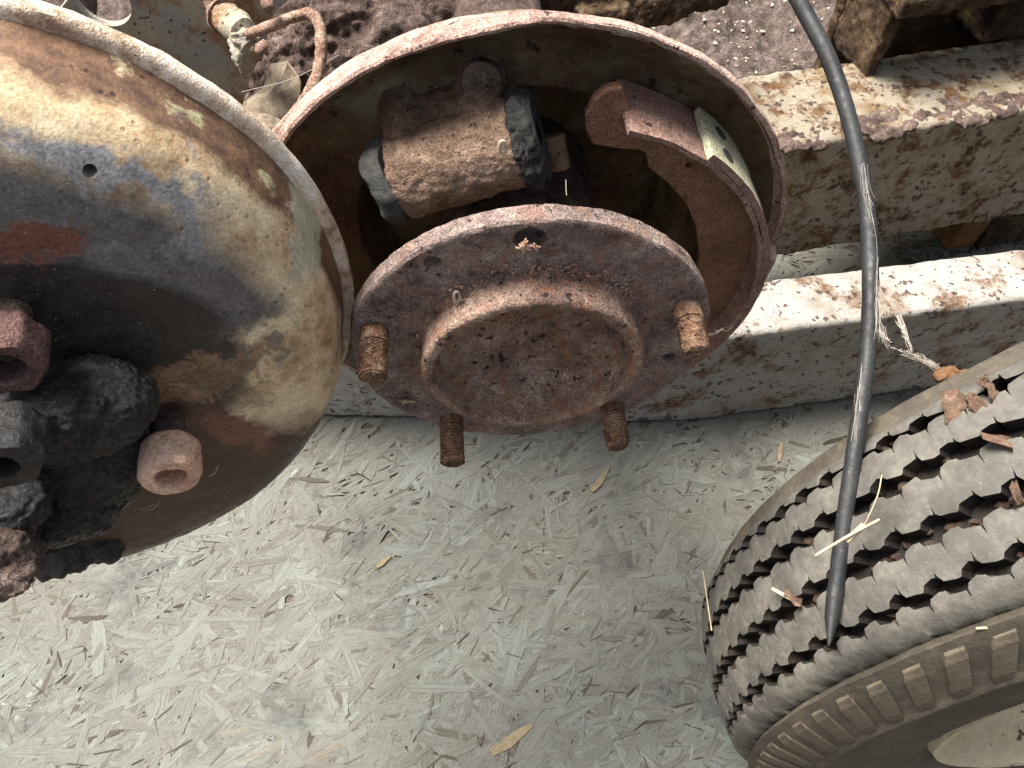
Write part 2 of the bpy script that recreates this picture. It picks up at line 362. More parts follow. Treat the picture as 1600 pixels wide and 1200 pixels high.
def strand_mat():
    k = N('weathered_strand')
    at = k.n('ShaderNodeAttribute', attribute_name='tint'); uv = k.n('ShaderNodeUVMap').outputs[0]
    mp = k.n('ShaderNodeMapping', {'Vector': uv, 'Scale': (16., 420., 1.)}).outputs[0]
    g = k.noise(1.0, 6, .65, vec=mp); gn = k.noise(3, 3, .6, vec=mp)
    sepc = k.n('ShaderNodeSeparateColor', {0: at.outputs['Color']})
    base = k.ramp(sepc.outputs[0], [(0., s(44, 37, 30)), (.10, s(74, 67, 57)), (.3, s(101, 99, 91)), (.6, s(110, 110, 102)), (.9, s(119, 121, 114)), (1., s(132, 133, 126))])
    base = k.mix(k.math('MULTIPLY', k.step(sepc.outputs[1], .994, .997), .35), base, s(134, 120, 98))
    c = k.mix(.8, base, k.ramp(g, [(.30, .55), (.48, .98), (.75, 1.2)]), 'MULTIPLY')
    geo = k.n('ShaderNodeNewGeometry').outputs['Position']
    st = k.step(k.noise(11, 6, .68, vec=geo), .54, .68); wm = k.step(k.noise(4, 4, .6, vec=geo, off=(7, 3, 0)), .42, .62)
    c = k.mix(k.math('MULTIPLY', wm, .3), c, s(108, 99, 86))
    c = k.mix(k.math('MULTIPLY', st, .6), c, s(66, 66, 65))
    spk = k.step(k.noise(320, 2, .5, vec=geo), .70, .76); c = k.mix(k.math('MULTIPLY', spk, .6), c, s(70, 62, 54))
    return k.fin(c, .85, k.bump(k.math('ADD', g, gn), .9, .0014), spec=.25)
MT['strand'] = strand_mat()
MT['floor'] = dirt('board_core', [s(60, 52, 43), s(88, 79, 68), s(104, 96, 85)], 60, 1.0)

# ------------------------------------------------------------------ floor: one board of pressed wood strands
fl = obj('floor', [(-2.5, -1.5, 0), (2.5, -1.5, 0), (2.5, 3.5, 0), (-2.5, 3.5, 0)], [(0, 1, 2, 3)], MT['floor'], smooth=False)
tag(fl, 'grey weathered strand board lying under the hubs and wheel', kind='structure')
def strand_geo(rng, L, W):
    n = 5; pts = []; sk = rng.uniform(-.35, .35)
    for i in range(n):
        t = i/(n-1)
        wv = W*(.25+.75*(1-abs(2*t-1)**2.2*rng.uniform(.3, 1.)))*rng.uniform(.75, 1.15)
        off = rng.uniform(-.12, .12)*W; cur = (t-.5)**2*rng.uniform(-.0004, .0012)*L/.05
        xx = (t-.5)*L
        e0 = xx+sk*wv*.5+(rng.uniform(-.06, .06)*L if i in (0, n-1) else 0); e1 = xx-sk*wv*.5+(rng.uniform(-.06, .06)*L if i in (0, n-1) else 0)
        pts.append((e0, off-wv/2, cur)); pts.append((e1, off+wv/2, cur+rng.uniform(-.0001, .0003)))
    fs = [(2*i, 2*i+2, 2*i+3, 2*i+1) for i in range(n-1)]
    m = len(pts); pts += [(x, y, z-.0005) for x, y, z in pts]     # each strand is a flake with an edge
    fs += [(m+2*i, m+2*i+1, m+2*i+3, m+2*i+2) for i in range(n-1)]
    for i in range(n-1): fs += [(2*i, m+2*i, m+2*i+2, 2*i+2), (2*i+1, 2*i+3, m+2*i+3, m+2*i+1)]
    fs += [(0, 1, m+1, m), (m-2, 2*m-2, 2*m-1, m-1)]
    return pts, fs
def strand_mesh(name, items):
    vs, fs, uvv, tint = [], [], [], []
    for pts, f, M, tn, uo in items:
        o = len(vs)
        for p in pts: vs.append(tuple(M @ Vector(p))); uvv.append((p[0]+uo[0], p[1]+uo[1])); tint.append(tn)
        fs += [tuple(i+o for i in q) for q in f]
    me = bpy.data.meshes.new(name); me.from_pydata(vs, [], fs); me.update()
    ul = me.uv_layers.new(name='UVMap'); ca = me.color_attributes.new('tint', 'FLOAT_COLOR', 'POINT')
    idx = [0]*len(me.loops); me.loops.foreach_get('vertex_index', idx)
    ul.data.foreach_set('uv', [c for i in idx for c in uvv[i]])
    ca.data.foreach_set('color', [c for t in tint for c in (t[0], t[1], 0, 1)])
    me.materials.append(MT['strand']); return me
rng = random.Random(11)
def strand_spot(rng, big):
    px, py = rng.uniform(-60, 1660), rng.uniform(330, 1260); p = at_z(px, py, 0)
    th = rng.gauss(R(28), R(34)) if rng.random() < .62 else rng.uniform(0, math.pi)
    L = rng.uniform(.030, .075) if not big else rng.uniform(.055, .10); W = rng.uniform(.0025, .009) if not big else rng.uniform(.008, .018)
    return p, th, L, W
def place(p, th, z, rng, t=.010):
    return Matrix.Translation((p.x, p.y, z)) @ Matrix.Rotation(th, 4, 'Z') @ Matrix.Rotation(rng.gauss(0, t), 4, 'X') @ Matrix.Rotation(rng.gauss(0, t*.35), 4, 'Y')
items = []
for i in range(11000):
    p, th, L, W = strand_spot(rng, i < 1500)
    pts, fs = strand_geo(rng, L, W)
    items.append((pts, fs, place(p, th, .0014+.0007*i/11000+rng.uniform(0, .0003), rng, .06 if rng.random() < .15 else .014), (min(1, max(0, rng.gauss(.5, .17))), rng.random()), (rng.uniform(0, 9), rng.uniform(0, 9))))
for i in range(2600):          # slivers and open joints between the strands
    p, th, L, W = strand_spot(rng, False)
    if noise.noise(Vector((p.x*14, p.y*14, 2.5)))+.5*noise.noise(Vector((p.x*50, p.y*50, 7))) < .20: continue
    th += 1.2*noise.noise(Vector((p.x*9, p.y*9, 0))); pts, fs = strand_geo(rng, rng.uniform(.005, .026), rng.uniform(.0004, .0024))
    items.append((pts, fs, place(p, th, .0026+rng.uniform(0, .0004), rng, .02), (rng.choice((0., .06, .08, .12, .2, .95)), .5), (rng.uniform(0, 9), rng.uniform(0, 9))))
me = strand_mesh('strands', items); o = bpy.data.objects.new('strands', me); C.objects.link(o); o.parent = fl; o['kind'] = 'stuff'
protos = []
for i in range(60):
    pts, fs = strand_geo(rng, rng.uniform(.045, .085), rng.uniform(.006, .015))
    protos.append(strand_mesh('strand', [(pts, fs, Matrix(), (min(1, max(0, rng.gauss(.52, .14))), .5), (rng.uniform(0, 9), rng.uniform(0, 9)))]))
k = 0
while k < 300:
    px, py = rng.uniform(-20, 1150), rng.uniform(640, 1215)
    if px < 480 and py < 860-.0009*(px)**2*.9: continue
    o = bpy.data.objects.new('strand', protos[k % 60]); C.objects.link(o); o.parent = fl
    p = at_z(px, py, 0); th = rng.gauss(R(26), R(32)) if rng.random() < .6 else rng.uniform(0, math.pi)
    o.matrix_local = place(p, th, .0022+rng.uniform(0, .0004), rng, .016); k += 1

# ------------------------------------------------------------------ beams
def beam(name, stations, h, wd, mat, label, group, amp=.0012):
    """stations: front bottom edge points; h height, wd depth (away)"""
    P = []
    for a, b in zip(stations[:-1], stations[1:]):
        n = int((b-a).length/.006)
        for i in range(n): P.append(a.lerp(b, i/n))
    P.append(stations[-1])
    # smooth the crank
    for _ in range(40): P = [P[0]]+[(P[i-1]+P[i]*2+P[i+1])/4 for i in range(1, len(P)-1)]+[P[-1]]
    pr = []; rr = .006
    def arc(cx, cz, a0):
        for q in range(4): a = R(a0+90*q/3); pr.append((cx+rr*math.cos(a), cz+rr*math.sin(a)))
    arc(rr, rr, 180)
    nn = 14; 
    arc(wd-rr, rr, 270); arc(wd-rr, h-rr, 0); arc(rr, h-rr, 90)
    full = []
    for i, a in enumerate(pr):
        b = pr[(i+1) % len(pr)]; d = math.hypot(b[0]-a[0], b[1]-a[1]); n = max(1, int(d/.008))
        for q in range(n): full.append((a[0]+(b[0]-a[0])*q/n, a[1]+(b[1]-a[1])*q/n))
    vs, fs = [], []; m = len(full)
    for i, p in enumerate(P):
        d = (P[min(i+1, len(P)-1)]-P[max(i-1, 0)]); d.z = 0; d.normalize(); nrm = Vector((-d.y, d.x, 0))
        for (a, b) in full: vs.append(p+nrm*a+Vector((0, 0, b)))
    for i in range(len(P)-1):
        for q in range(m): l = (q+1) % m; fs.append((i*m+q, i*m+l, (i+1)*m+l, (i+1)*m+q))
    fs += [tuple(range(m)), tuple(range(len(P)*m-1, (len(P)-1)*m-1, -1))]
    o = obj(name, jitter(vs, amp, 55, 4, .0006, 320), fs, mat, sharp=50); tag(o, label, 'beam', group)
    return o
yb = .004
A, Bp, Cc, D = at_z(470, 650, yb), at_z(1060, 661, yb), at_z(1480, 603, yb), at_z(1800, 556, yb)
A2 = A+(A-Bp)*.5
zt = at_y(1160, 527, at_z(1160, 655, yb).y).z
pt = at_z(1300, 422, zt); wd = pt.y-at_z(1300, 503, zt).y
beam('steel_beam', [A2, A, Bp, Cc, D], zt-yb, wd*.97, MT['beam_low'], 'cream painted steel beam lying on the board under the hub flange, lower of two', 'cream steel beams')
yu = .62
U0, U1 = at_y(1100, 418, yu-.01), at_y(1700, 318, yu+.01)
U1.z = U0.z = (U0.z+U1.z)/2
U0 = at_z(1100, 421, U0.z); U1 = at_z(1700, 320, U1.z)
ztu = at_y(1400, 190, (U0.y+U1.y)/2).z
wu = at_z(1400, 80, ztu).y-at_z(1400, 190, ztu).y
beam('steel_beam', [U0+(U0-U1)*.9, U0, U1], ztu-U0.z, wu, MT['beam_up'], 'pitted rust-flecked cream steel beam behind the hub, upper of two', 'cream steel beams', .002)
ub = bpy.data.objects['steel_beam.001']
rc = random.Random(8); lump = []
for i in range(95):
    t_ = rc.random(); e_ = U0.lerp(U1, -.1+1.15*t_); q = rc.uniform(.005, .014)*(1.2 if t_ > .3 else .9)
    lump.append(ball((e_.x, e_.y+rc.uniform(.0, .026), ztu-.002-rc.uniform(0, .004)), q*1.6, q, q*.42, 1))
vs, fs = fuse(lump, .0024, .004, 90, 5, .0015, 300, 1)
cr = obj('dirt_crust', vs, fs, MT['casting'], ub); tag(cr, 'dark dirt caked along the front top edge')
def plank(name, pa, pb, depth, h, mat, lab):
    d = pb-pa; d.z = 0; nn2 = Vector((-d.y, d.x, 0)).normalized()
    vs, fs = fuse([slab([pa, pb, pb+Vector((0, 0, h)), pa+Vector((0, 0, h))], nn2*depth)], .0030, .0012, 90, 4, .0006, 300, 1)
    o = obj(name, vs, fs, mat, sharp=40); tag(o, lab, 'timber'); return o
plank('timber_block', at_z(1478, 392, .006), at_z(1522, 384, .006), .06, U0.z-.009, MT['ochre'], 'ochre chipboard end between the two beams at the right')
plank('gap_shadow_slab', at_z(1526, 390, .006), at_z(1720, 350, .006), .05, .03, MT['rust_box'], 'dark slab added as the shadow between the two beams at the right edge')  # added slab: shadow in the gap built as a dark solid
print('BEAMS', zt, wd, U0, U1, ztu, wu)

# ------------------------------------------------------------------ brake hub (right): local x right, y away along the axle, z up
HUB = Vector((.0255, .226, CAM_Z-.317))
def hub_at(px, py, y):
    return at_y(px, py, HUB.y+y)-HUB
hub = empty('brake_hub', Matrix.Translation(HUB))
tag(hub, 'rusty wheel hub with four studs, open brake shoe and back plate', 'brake hub')
def off(prof): return resample(prof, .0022)
# flange with its stud holes cut as real holes
def disc_with_holes(Rr, t, holes, nseg=180):
    bm = bmesh.new()
    vs, fs = lathe(off([(.02, .0), (Rr-.0012, 0), (Rr, .0012), (Rr+.0003, t-.0015), (Rr-.0015, t), (.02, t)]), nseg)
    return vs, fs
vs, fs = lathe(off([(.052, .0), (.0885, 0), (.0898, .0010), (.0902, .0088), (.0885, .0104), (.052, .0104), (.052, 0)]), 220)
fo = obj('hub_flange', jitter(vs, .0005, 60, 4, .0004, 420), fs, MT['flange'], hub, sharp=40)
def cut(o, cutters):
    vs, fs = join(*cutters); c = obj('cutter', vs, fs, None, smooth=False); c.parent = o.parent
    m = o.modifiers.new('b', 'BOOLEAN'); m.object = c; m.operation = 'DIFFERENCE'; m.solver = 'EXACT'
    bpy.context.view_layer.update()
    dg = bpy.context.evaluated_depsgraph_get(); me = bpy.data.meshes.new_from_object(o.evaluated_get(dg))
    o.modifiers.clear(); old = o.data; o.data = me; bpy.data.meshes.remove(old); bpy.data.objects.remove(c)
PCD = .079
def pol(r, a, y): return Vector((r*math.cos(R(a)), y, r*math.sin(R(a))))
cut(fo, [cyl_between(pol(PCD, 91.5, -.01), pol(PCD, 91.5, .0075), .0075, .0068), cyl_between(pol(.081, 123, -.01), pol(.081, 123, .02), .0040),
         cyl_between(pol(.0745, -11.5, -.01), pol(.0745, -11.5, .02), .0036)])
# raised nose with a dished centre
vs, fs = lathe(off([(.0600, .003), (.0585, -.0004), (.0562, -.0010), (.0555, -.0022), (.0553, -.0040), (.0551, -.0118), (.0542, -.0134), (.0528, -.0140), (.0502, -.0141), (.0492, -.0134), (.0486, -.0080), (.0480, -.0010), (.0460, .0050), (.0400, .0105), (.0300, .0135), (.0160, .0150), (.0005, .0155)]), 220)
obj('hub_nose', jitter(vs, .0006, 75, 5, .0004, 420), fs, MT['flange_cap'], fo, sharp=50)
tag(bpy.data.objects['hub_nose'], 'dished brown nose in the middle of the flange')
# crumbs of rust heaped round the foot of the nose
rr = random.Random(3); parts = []
for i in range(150):
    a = rr.gauss(76, 36); r = .0580+abs(rr.gauss(0, .0040)); q = rr.uniform(.0003, .0011)
    parts.append(ball(pol(r, a, -.0006-rr.uniform(0, .001)), q*1.3, q*.8, q, 1))
vs, fs = join(*parts); o = obj('rust_crumbs', jitter(vs, .0007, 500, 2), fs, MT['flange_cap'], fo, smooth=False); o['kind'] = 'stuff'
def stud_mesh(r, L, plain, pitch=.0021, seg=26):
    pr = [(.0004, 0), (r*1.0, .0)]; y = 0
    while y > -plain: y -= .0015; pr.append((r*1.03, y))
    while y > -L+.0022:
        for q in range(4): pr.append((r*(.95-.085*math.cos(2*math.pi*q/4)), y-pitch*q/4))
        y -= pitch
    pr += [(r*.92, -L+.0016), (r*.78, -L+.0002), (r*.7, -L), (.0004, -L)]
    return lathe(pr, seg)
for i, a in enumerate((19.5, 163.5, -124.5, -52.5)):
    vs, fs = stud_mesh(.0067, .0270+.0012*(i % 3), .009 if i < 2 else .006); b = pol(PCD, a, .0006)
    vs = [v+b for v in jitter([v+Vector((i*.3, 0, 0)) for v in vs], .0003, 160, 3, .00015, 600)]
    vs = [v-Vector((i*.3, 0, 0)) for v in vs]
    obj('stud', vs, fs, MT['stud'], fo, sharp=45)
# axle end behind the flange
vs, fs = lathe(off([(.001, .022), (.036, .022), (.036, .040), (.044, .046), (.044, .131), (.032, .136), (.032, .40), (.001, .40)]), 64)
obj('axle_stub', jitter(vs, .001, 80), fs, MT['casting'], hub, sharp=40)
# back plate: lip turned towards the viewer, rolled step, pressed ring
def wav(r, y, a):
    k = min(1, max(0, (r-.125)/.012)); d = math.degrees(a)
    return r+k*.0012*math.sin(3*a+1), y+(k*.0078/(1+math.exp((d-91)/3.0)) if (y < .060 and -100 < d < 140) else 0)
vs, fs = lathe(off([(.140, .0535), (.1412, .0545), (.1405, .066), (.1385, .0705), (.130, .0790), (.1200, .0872), (.098, .0872), (.094, .1300), (.020, .1320), (.020, .1290), (.086, .1270), (.090, .0860), (.0945, .0822), (.0990, .0842), (.1160, .0842), (.1270, .0760), (.1355, .0680), (.1376, .064), (.1382, .0545), (.140, .0535)]), 240, fn=wav)
po = obj('back_plate', jitter(vs, .0008, 45, 4, .0003, 300), fs, MT['plate'], hub, sharp=50)
po.data.materials.append(MT['plate_lip'])
for p in po.data.polygons:
    c = p.center; r = math.hypot(c.x, c.z)
    if r > .1366 and c.y < .0695: p.material_index = 1
# wheel cylinder
e0, e1 = hub_at(612, 281, .052), hub_at(826, 216, .052); ax = (e1-e0).normalized()
Bd = e0+ax*.004; Ed = e1-ax*.004
lug1, lug2 = hub_at(622, 178, .078), hub_at(752, 126, .078)
m1, m2 = e0+ax*.011+Vector((0, .006, .008)), e0+ax*.046+Vector((0, .006, .009))
vs, fs = fuse([cyl_between(Bd, Ed, .0195, seg=40), cyl_between(m1, lug1+Vector((0, .012, 0)), .0125, .0105), cyl_between(m2, lug2+Vector((0, .012, 0)), .0118, .0108),
               boxv((e0+e1)/2+Vector((0, .02, .004)), .040, .03, .026, Matrix.Rotation(-.31, 3, 'Y'))], .0011, .0010, 130, 5, .0004, 500)
cy = obj('wheel_cylinder', vs, fs, MT['cylinder'], hub)
tag(cy, 'brown brake cylinder casting with perished rubber ends')
def oriented(vs, origin, axis):
    axis = axis.normalized(); q = Vector((0, 1, 0)).rotation_difference(axis)
    return [q @ Vector(v)+origin for v in vs]
# cracked rubber cap on the left end
def crack(r, y, a):
    return r*(1+.03*math.sin(5*a)+.02*math.sin(11*a+1)), y+.0012*math.sin(3*a)
vs, fs = lathe(off([(.0145, .0), (.0196, -.001), (.0202, -.004), (.0192, -.0095), (.0165, -.0115), (.0130, -.0108), (.0001, -.0100)]), 90, fn=crack)
vs = oriented(vs, e0+ax*.0045, ax)
bo = obj('rubber_boot', jitter(vs, .0009, 120, 4), fs, MT['rubber_grey'], cy, sharp=45); tag(bo, 'cracked grey rubber cap')
# shrivelled rubber on the right end
vs, fs = lathe(resample([(.004, -.005), (.0175, -.005), (.0205, -.003), (.0212, .001), (.0198, .0050), (.016, .0068), (.004, .0060)], .0009), 130)
vs = oriented(vs, e1-ax*.001, ax); wr = []
for v in vs:
    rad = (v-e1); n = abs(math.sin(rad.dot(ax)*900+6*noise.noise(v*160)))
    wr.append(v+(rad-ax*rad.dot(ax)).normalized()*(.0016*n+.0026*fbm(v, 120, 4)))
bo = obj('rubber_boot', wr, fs, MT['rubber_dark'], cy); tag(bo, 'shrivelled wrinkled black rubber ring')
vs, fs = cyl_between(hub_at(862, 212, .066), hub_at(874, 264, .058), .0060, .0056, 24)
obj('piston', jitter(vs, .0004, 200), fs, MT['plate'], cy, sharp=40)
vs, fs = cyl_between(hub_at(752, 128, .066), hub_at(756, 118, .084), .0085, .0085, 26); obj('bolt_head', jitter(vs, .0008, 150), fs, MT['casting'], cy, sharp=40)
# brake shoe: curved table, web below it, pale lining outside
SC = (.0105, -.018)
Y0, Y1 = .0435, .0795
sh = None
a_top, a_bot = 73.5, -62
vs, fs = lathe(off([(.1178, Y0), (.1203, Y0), (.1203, Y1), (.1178, Y1), (.1178, Y0)]), 110, R(a_bot), R(a_top), SC)
sh = obj('brake_shoe', jitter(vs, .0005, 70, 4, .0002, 400), fs, MT['shoe'], hub, sharp=40); tag(sh, 'curved brown brake shoe')
vs, fs = lathe(off([(.1206, Y0+.0008), (.1242, Y0+.0008), (.1242, Y1-.0008), (.1206, Y1-.0008), (.1206, Y0+.0008)]), 90, R(a_bot+6), R(53), SC)
li = obj('lining', jitter(vs, .0003, 90, 4), fs, MT['lining'], sh, sharp=40); li.data.materials.append(MT['shoe'])
for p in li.data.polygons:
    if p.normal.y < -.7: p.material_index = 1
tag(li, 'pale green-grey friction lining')
for a_ in (46.5, 28, 8):
    for y_ in (Y0+.010, Y0+.026):
        b = Vector((SC[0]+.1243*math.cos(R(a_)), y_, SC[1]+.1243*math.sin(R(a_)))); d = Vector((math.cos(R(a_)), 0, math.sin(R(a_))))
        vs, fs = cyl_between(b-d*.002, b+d*.0003, .0042, .0040, 16); obj('rivet', vs, fs, MT['rubber_grey'], li, sharp=30)
# web: crescent plate with its nose reaching past the end of the table
outl = []
yw = .0575
for i in range(41):
    a = R(a_bot+(71-a_bot)*i/40); outl.append((SC[0]+.1179*math.cos(a), SC[1]+.1179*math.sin(a)))
nose = [hub_at(*p, yw) for p in ((972, 137), (948, 141), (928, 158), (915, 182), (916, 205), (926, 226), (960, 232), (998, 235), (1010, 240), (1013, 262), (1045, 288), (1072, 318), (1088, 356), (1093, 400), (1088, 440))]
outl += [(p.x, p.z) for p in nose]
last = outl[-1]
for i in range(1, 13):
    a = R(-8+(a_bot+8)*i/12); outl.append((SC[0]+.090*math.cos(a), SC[1]+.090*math.sin(a)))
vs, fs = slab([Vector((x, yw, z)) for x, z in outl], Vector((0, .0055, 0)))
wb = obj('web', vs, fs, MT['web'], sh, smooth=False); tag(wb, 'flat crescent web of the shoe with rounded nose')
bv = wb.modifiers.new('bv', 'BEVEL'); bv.width = .0008; bv.segments = 2; bv.limit_method = 'ANGLE'
h_ = hub_at(1076, 258, yw); cut(wb, [cyl_between(h_-Vector((0, .01, 0)), h_+Vector((0, .02, 0)), .0018, seg=12)])

# ------------------------------------------------------------------ brake drum (left)
da = Vector((-.2535, .9618, -.1032)).normalized(); dc = Vector((-.2071, .2163, CAM_Z-.2693))
dx = (Vector((1, 0, 0))-da*da.x).normalized(); dz = dx.cross(da)
DM = Matrix.Translation(dc) @ Matrix((dx, da, dz)).transposed().to_4x4()
drum = empty('brake_drum', DM); tag(drum, 'large rusty brake drum with patched grey and black face on the left', 'brake drum')
def drum_at(px, py, y):
    d = ray(px, py); o = dc+da*y-Vector((0, 0, CAM_Z)); k = o.dot(da)/d.dot(da); v = d*k-o
    return Vector((v.dot(dx), y, v.dot(dz)))
vs, fs = lathe(resample([(.1350, .004), (.1350, -.030), (.128, -.040), (.10, -.046), (.0, -.046)][:2]+[(.1350, .004)], .003)[:1]+resample([(.1350, .000), (.1460, -.0070), (.1448, -.0100), (.1434, -.016), (.1420, -.025), (.1398, -.0325), (.1358, -.0390), (.1300, -.0440), (.1220, -.0475), (.110, -.0500), (.100, -.0512), (.094, -.0518), (.0885, -.0522), (.045, -.0522), (.040, -.0535), (.0003, -.0535)], .0022), 240)
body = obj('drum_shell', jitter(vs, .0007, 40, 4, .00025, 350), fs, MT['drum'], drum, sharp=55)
vs, fs = lathe(off([(.001, .0), (.034, .0), (.034, .38), (.001, .38)]), 40); obj('axle_tube', jitter(vs, .001, 60), fs, MT['casting'], drum, sharp=40)
cut(body, [cyl_between(drum_at(140, 281, -.0515)-Vector((0, .02, 0)), drum_at(140, 281, -.0515)+Vector((0, .02, 0)), .0022, seg=14)])
vs, fs = lathe(resample([(.1360, .0012), (.1495, .0012), (.1512, -.0005), (.1515, -.0050), (.1505, -.0074), (.1485, -.0082), (.1400, -.0082), (.1360, .0012)], .002), 240)
obj('drum_lip', jitter(vs, .0005, 50, 4, .0003, 350), fs, MT['drum_lip'], drum, sharp=50)
def hexnut(r, L, hole, seg=48, facet=.09):
    pr = [(hole, 0), (r*.93, 0), (r, -.0012), (r, -L+.002), (r*.9, -L), (hole*1.08, -L), (hole, -L+.0008), (hole*.97, -L+.012)]
    def fn(rr, y, a):
        k = min(1, max(0, (rr-hole*1.2)/(r*.8-hole)))
        c = math.cos(math.pi/6)/math.cos(((a+.2) % (math.pi/3))-math.pi/6)
        return rr*(1-k*facet*6*(1-c)*1.0), y
    return lathe(resample(pr, .0016), seg, fn=fn)
# rust-orange nut on a stud, standing clear of the face
for (a_, mat, lab, r_, L_, y_, hl, fc) in ((-20.5, 'nut_orange', 'pale orange rusty nut standing clear of the drum face', .0125, .0165, -.0665, .0062, .05), (56.5, 'nut_purple', 'purple-brown hexagon nut above the greasy hub', .0135, .017, -.063, .0068, .16)):
    nc = drum_at(*((267, 748) if mat == 'nut_orange' else (6, 580)), y_-L_); b = Vector((nc.x, -.050, nc.z)); vs, fs = stud_mesh(.0072, .020, .012); vs = [v+b for v in vs]
    st = obj('stud', jitter(vs, .0004, 150), fs, MT['casting'], drum, sharp=45)
    vs, fs = hexnut(r_, L_, hl, facet=fc); b = Vector((nc.x, y_, nc.z))
    nn_ = obj('wheel_nut', jitter([v+b for v in vs], .0005, 110, 4, .0002, 420), fs, MT[mat], drum, sharp=45); tag(nn_, lab)
# greasy hub caked with black dirt
g = lambda px, py, y: drum_at(px, py, y)
ce = Vector((.006, 0, -.020))
rg = random.Random(5)
pieces = [cyl_between((ce.x, -.048, ce.z), (ce.x, -.072, ce.z), .044, .036, 9), ball(g(120, 640, -.066), .030, .020, .020, 3), ball(g(140, 720, -.064), .024, .018, .024, 3), ball(g(100, 790, -.066), .026, .018, .014, 3),
          ball(g(60, 650, -.076), .020, .014, .014), ball(g(70, 800, -.076), .020, .016, .011), ball(g(20, 790, -.086), .014, .012, .010)]
for i in range(60):
    p = g(rg.uniform(0, 165), rg.uniform(610, 830), -.073-rg.uniform(0, .006)); q = rg.uniform(.002, .008); pieces.append(ball(p, q, q*.8, q*.8, 2))
vs, fs = fuse(pieces, .0013, .0014, 140, 6, .0010, 480, 2)
go = obj('greasy_hub', vs, fs, MT['grease'], drum); tag(go, 'black hub caked in crumbly greasy dirt')
b = g(10, 700, -.098); vs, fs = hexnut(.0125, .020, .004, facet=.16); obj('axle_nut', jitter([v+b+Vector((0, .012, 0)) for v in vs], .0010, 110), fs, MT['grease'], go, sharp=45)
vs, fs = fuse([ball(g(6, 840, -.085), .016, .020, .016), cyl_between(g(0, 860, -.09), g(-6, 885, -.11), .015, .013)], .0014, .0020, 140, 5, .0008, 400); obj('grease_cap', vs, fs, MT['casting'], drum)
vs, fs = fuse([ball(g(130, 860, -.050), .018, .008, .008), ball(g(95, 872, -.052), .016, .01, .009), ball(g(165, 860, -.05), .01, .008, .006)], .0012, .0022, 150, 5); obj('dirt_clod', vs, fs, MT['grease'], drum)

# ------------------------------------------------------------------ tyre on its wheel (right)
ta = Vector((-.035, .9958, -.080)).normalized(); tc = Vector((.4290, .1700, CAM_Z-.5020))
tx = (Vector((1, 0, 0))-ta*ta.x).normalized(); tz = tx.cross(ta)
TM = Matrix.Translation(tc) @ Matrix((tx, ta, tz)).transposed().to_4x4()
wheel = empty('wheel', TM); tag(wheel, 'worn grey tyre with zigzag tread on a cream rim standing on the board', 'wheel')
TR = .292; W0, W1 = -.094, .004        # near and far shoulder (local y)
tyc = (W0+W1)/2; hw = (W1-W0)/2
def crown(y):
    u = (y-tyc)/hw; return TR-.0065*u*u-.006*max(0, abs(u)-.8)**2*25
GD = .0130
# carcass: under the tread and round both sidewalls
pr = [(.200, W1+.006), (.225, W1+.017), (.250, W1+.020), (.272, W1+.012), (crown(W1)-.004, W1+.001)]
for i in range(13): y = W1+(W0-W1)*i/12; pr.append((crown(y)-GD, y))
pr += [(crown(W0)-.004, W0-.001), (.281, W0-.0055), (.272, W0-.011), (.262, W0-.0145), (.250, W0-.0185), (.2465, W0-.0200), (.2450, W0-.0215), (.2420, W0-.0215), (.2400, W0-.0205), (.225, W0-.0225), (.200, W0-.0215), (.180, W0-.017), (.166, W0-.010), (.156, W0-.002)]
vs, fs = lathe(pr, 300); tb = obj('tyre', jitter(vs, .0006, 40, 3), fs, MT['carcass'], wheel, sharp=60)
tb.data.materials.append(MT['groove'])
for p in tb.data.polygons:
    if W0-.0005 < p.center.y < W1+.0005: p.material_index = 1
NP = 98
gr_y = [-.0800, -.0565, -.0290, -.0070]     # groove centres
gw = [.0030, .0046, .0042, .0024]         # half widths
zz = [(0, -1.), (.14, -.9), (.42, -.35), (.52, .85), (.66, 1.), (.90, .25)]     # one tooth of the zigzag
def edge(gi, side, ph):
    """list of (theta, y) along one edge of a groove"""
    out = []; amp = .0019
    for n in range(NP):
        rn = random.Random(gi*999+n)
        for j, (t, zv) in enumerate(zz):
            th = 2*math.pi*(n+t+ph)/NP; y = gr_y[gi]+side*gw[gi]+amp*zv+rn.uniform(-.0004, .0004)
            if j == 3:
                e = .0005/TR; dpt = .0036*(1 if (n % 2 == 0) else .6)
                if side > 0: out += [(th-e, y), (th, y, dpt), (th+e, y)]
                else: out += [(th-e, y), (th, y), (th+e, y)]
            elif j == 0:
                e = .0005/TR; dpt = .0036
                if side < 0: out += [(th-e, y), (th, y, -dpt), (th+e, y)]
                else: out += [(th-e, y), (th, y), (th+e, y)]
            else: out.append((th, y))
    return out
def straight(y, ph, bulge=.0):
    out = []
    for n in range(NP):
        for j, (t, zv) in enumerate(zz):
            th = 2*math.pi*(n+t+ph)/NP; e = .0005/TR
            yy = y+.0006*math.sin(n*1.7+j)
            if j in (0, 3): out += [(th-e, yy), (th, yy), (th+e, yy)]
            else: out.append((th, yy))
    return out
ph = [0, .35, .15, .6]
def edges_of(i):
    if i == 0: return straight(W0-.0006, ph[0]), edge(0, -1, ph[0])
    if i == 4: return edge(3, 1, ph[3]), straight(W1+.0006, ph[3])
    a, b = edge(i-1, 1, ph[i-1]), edge(i, -1, ph[i-1])
    return a, b
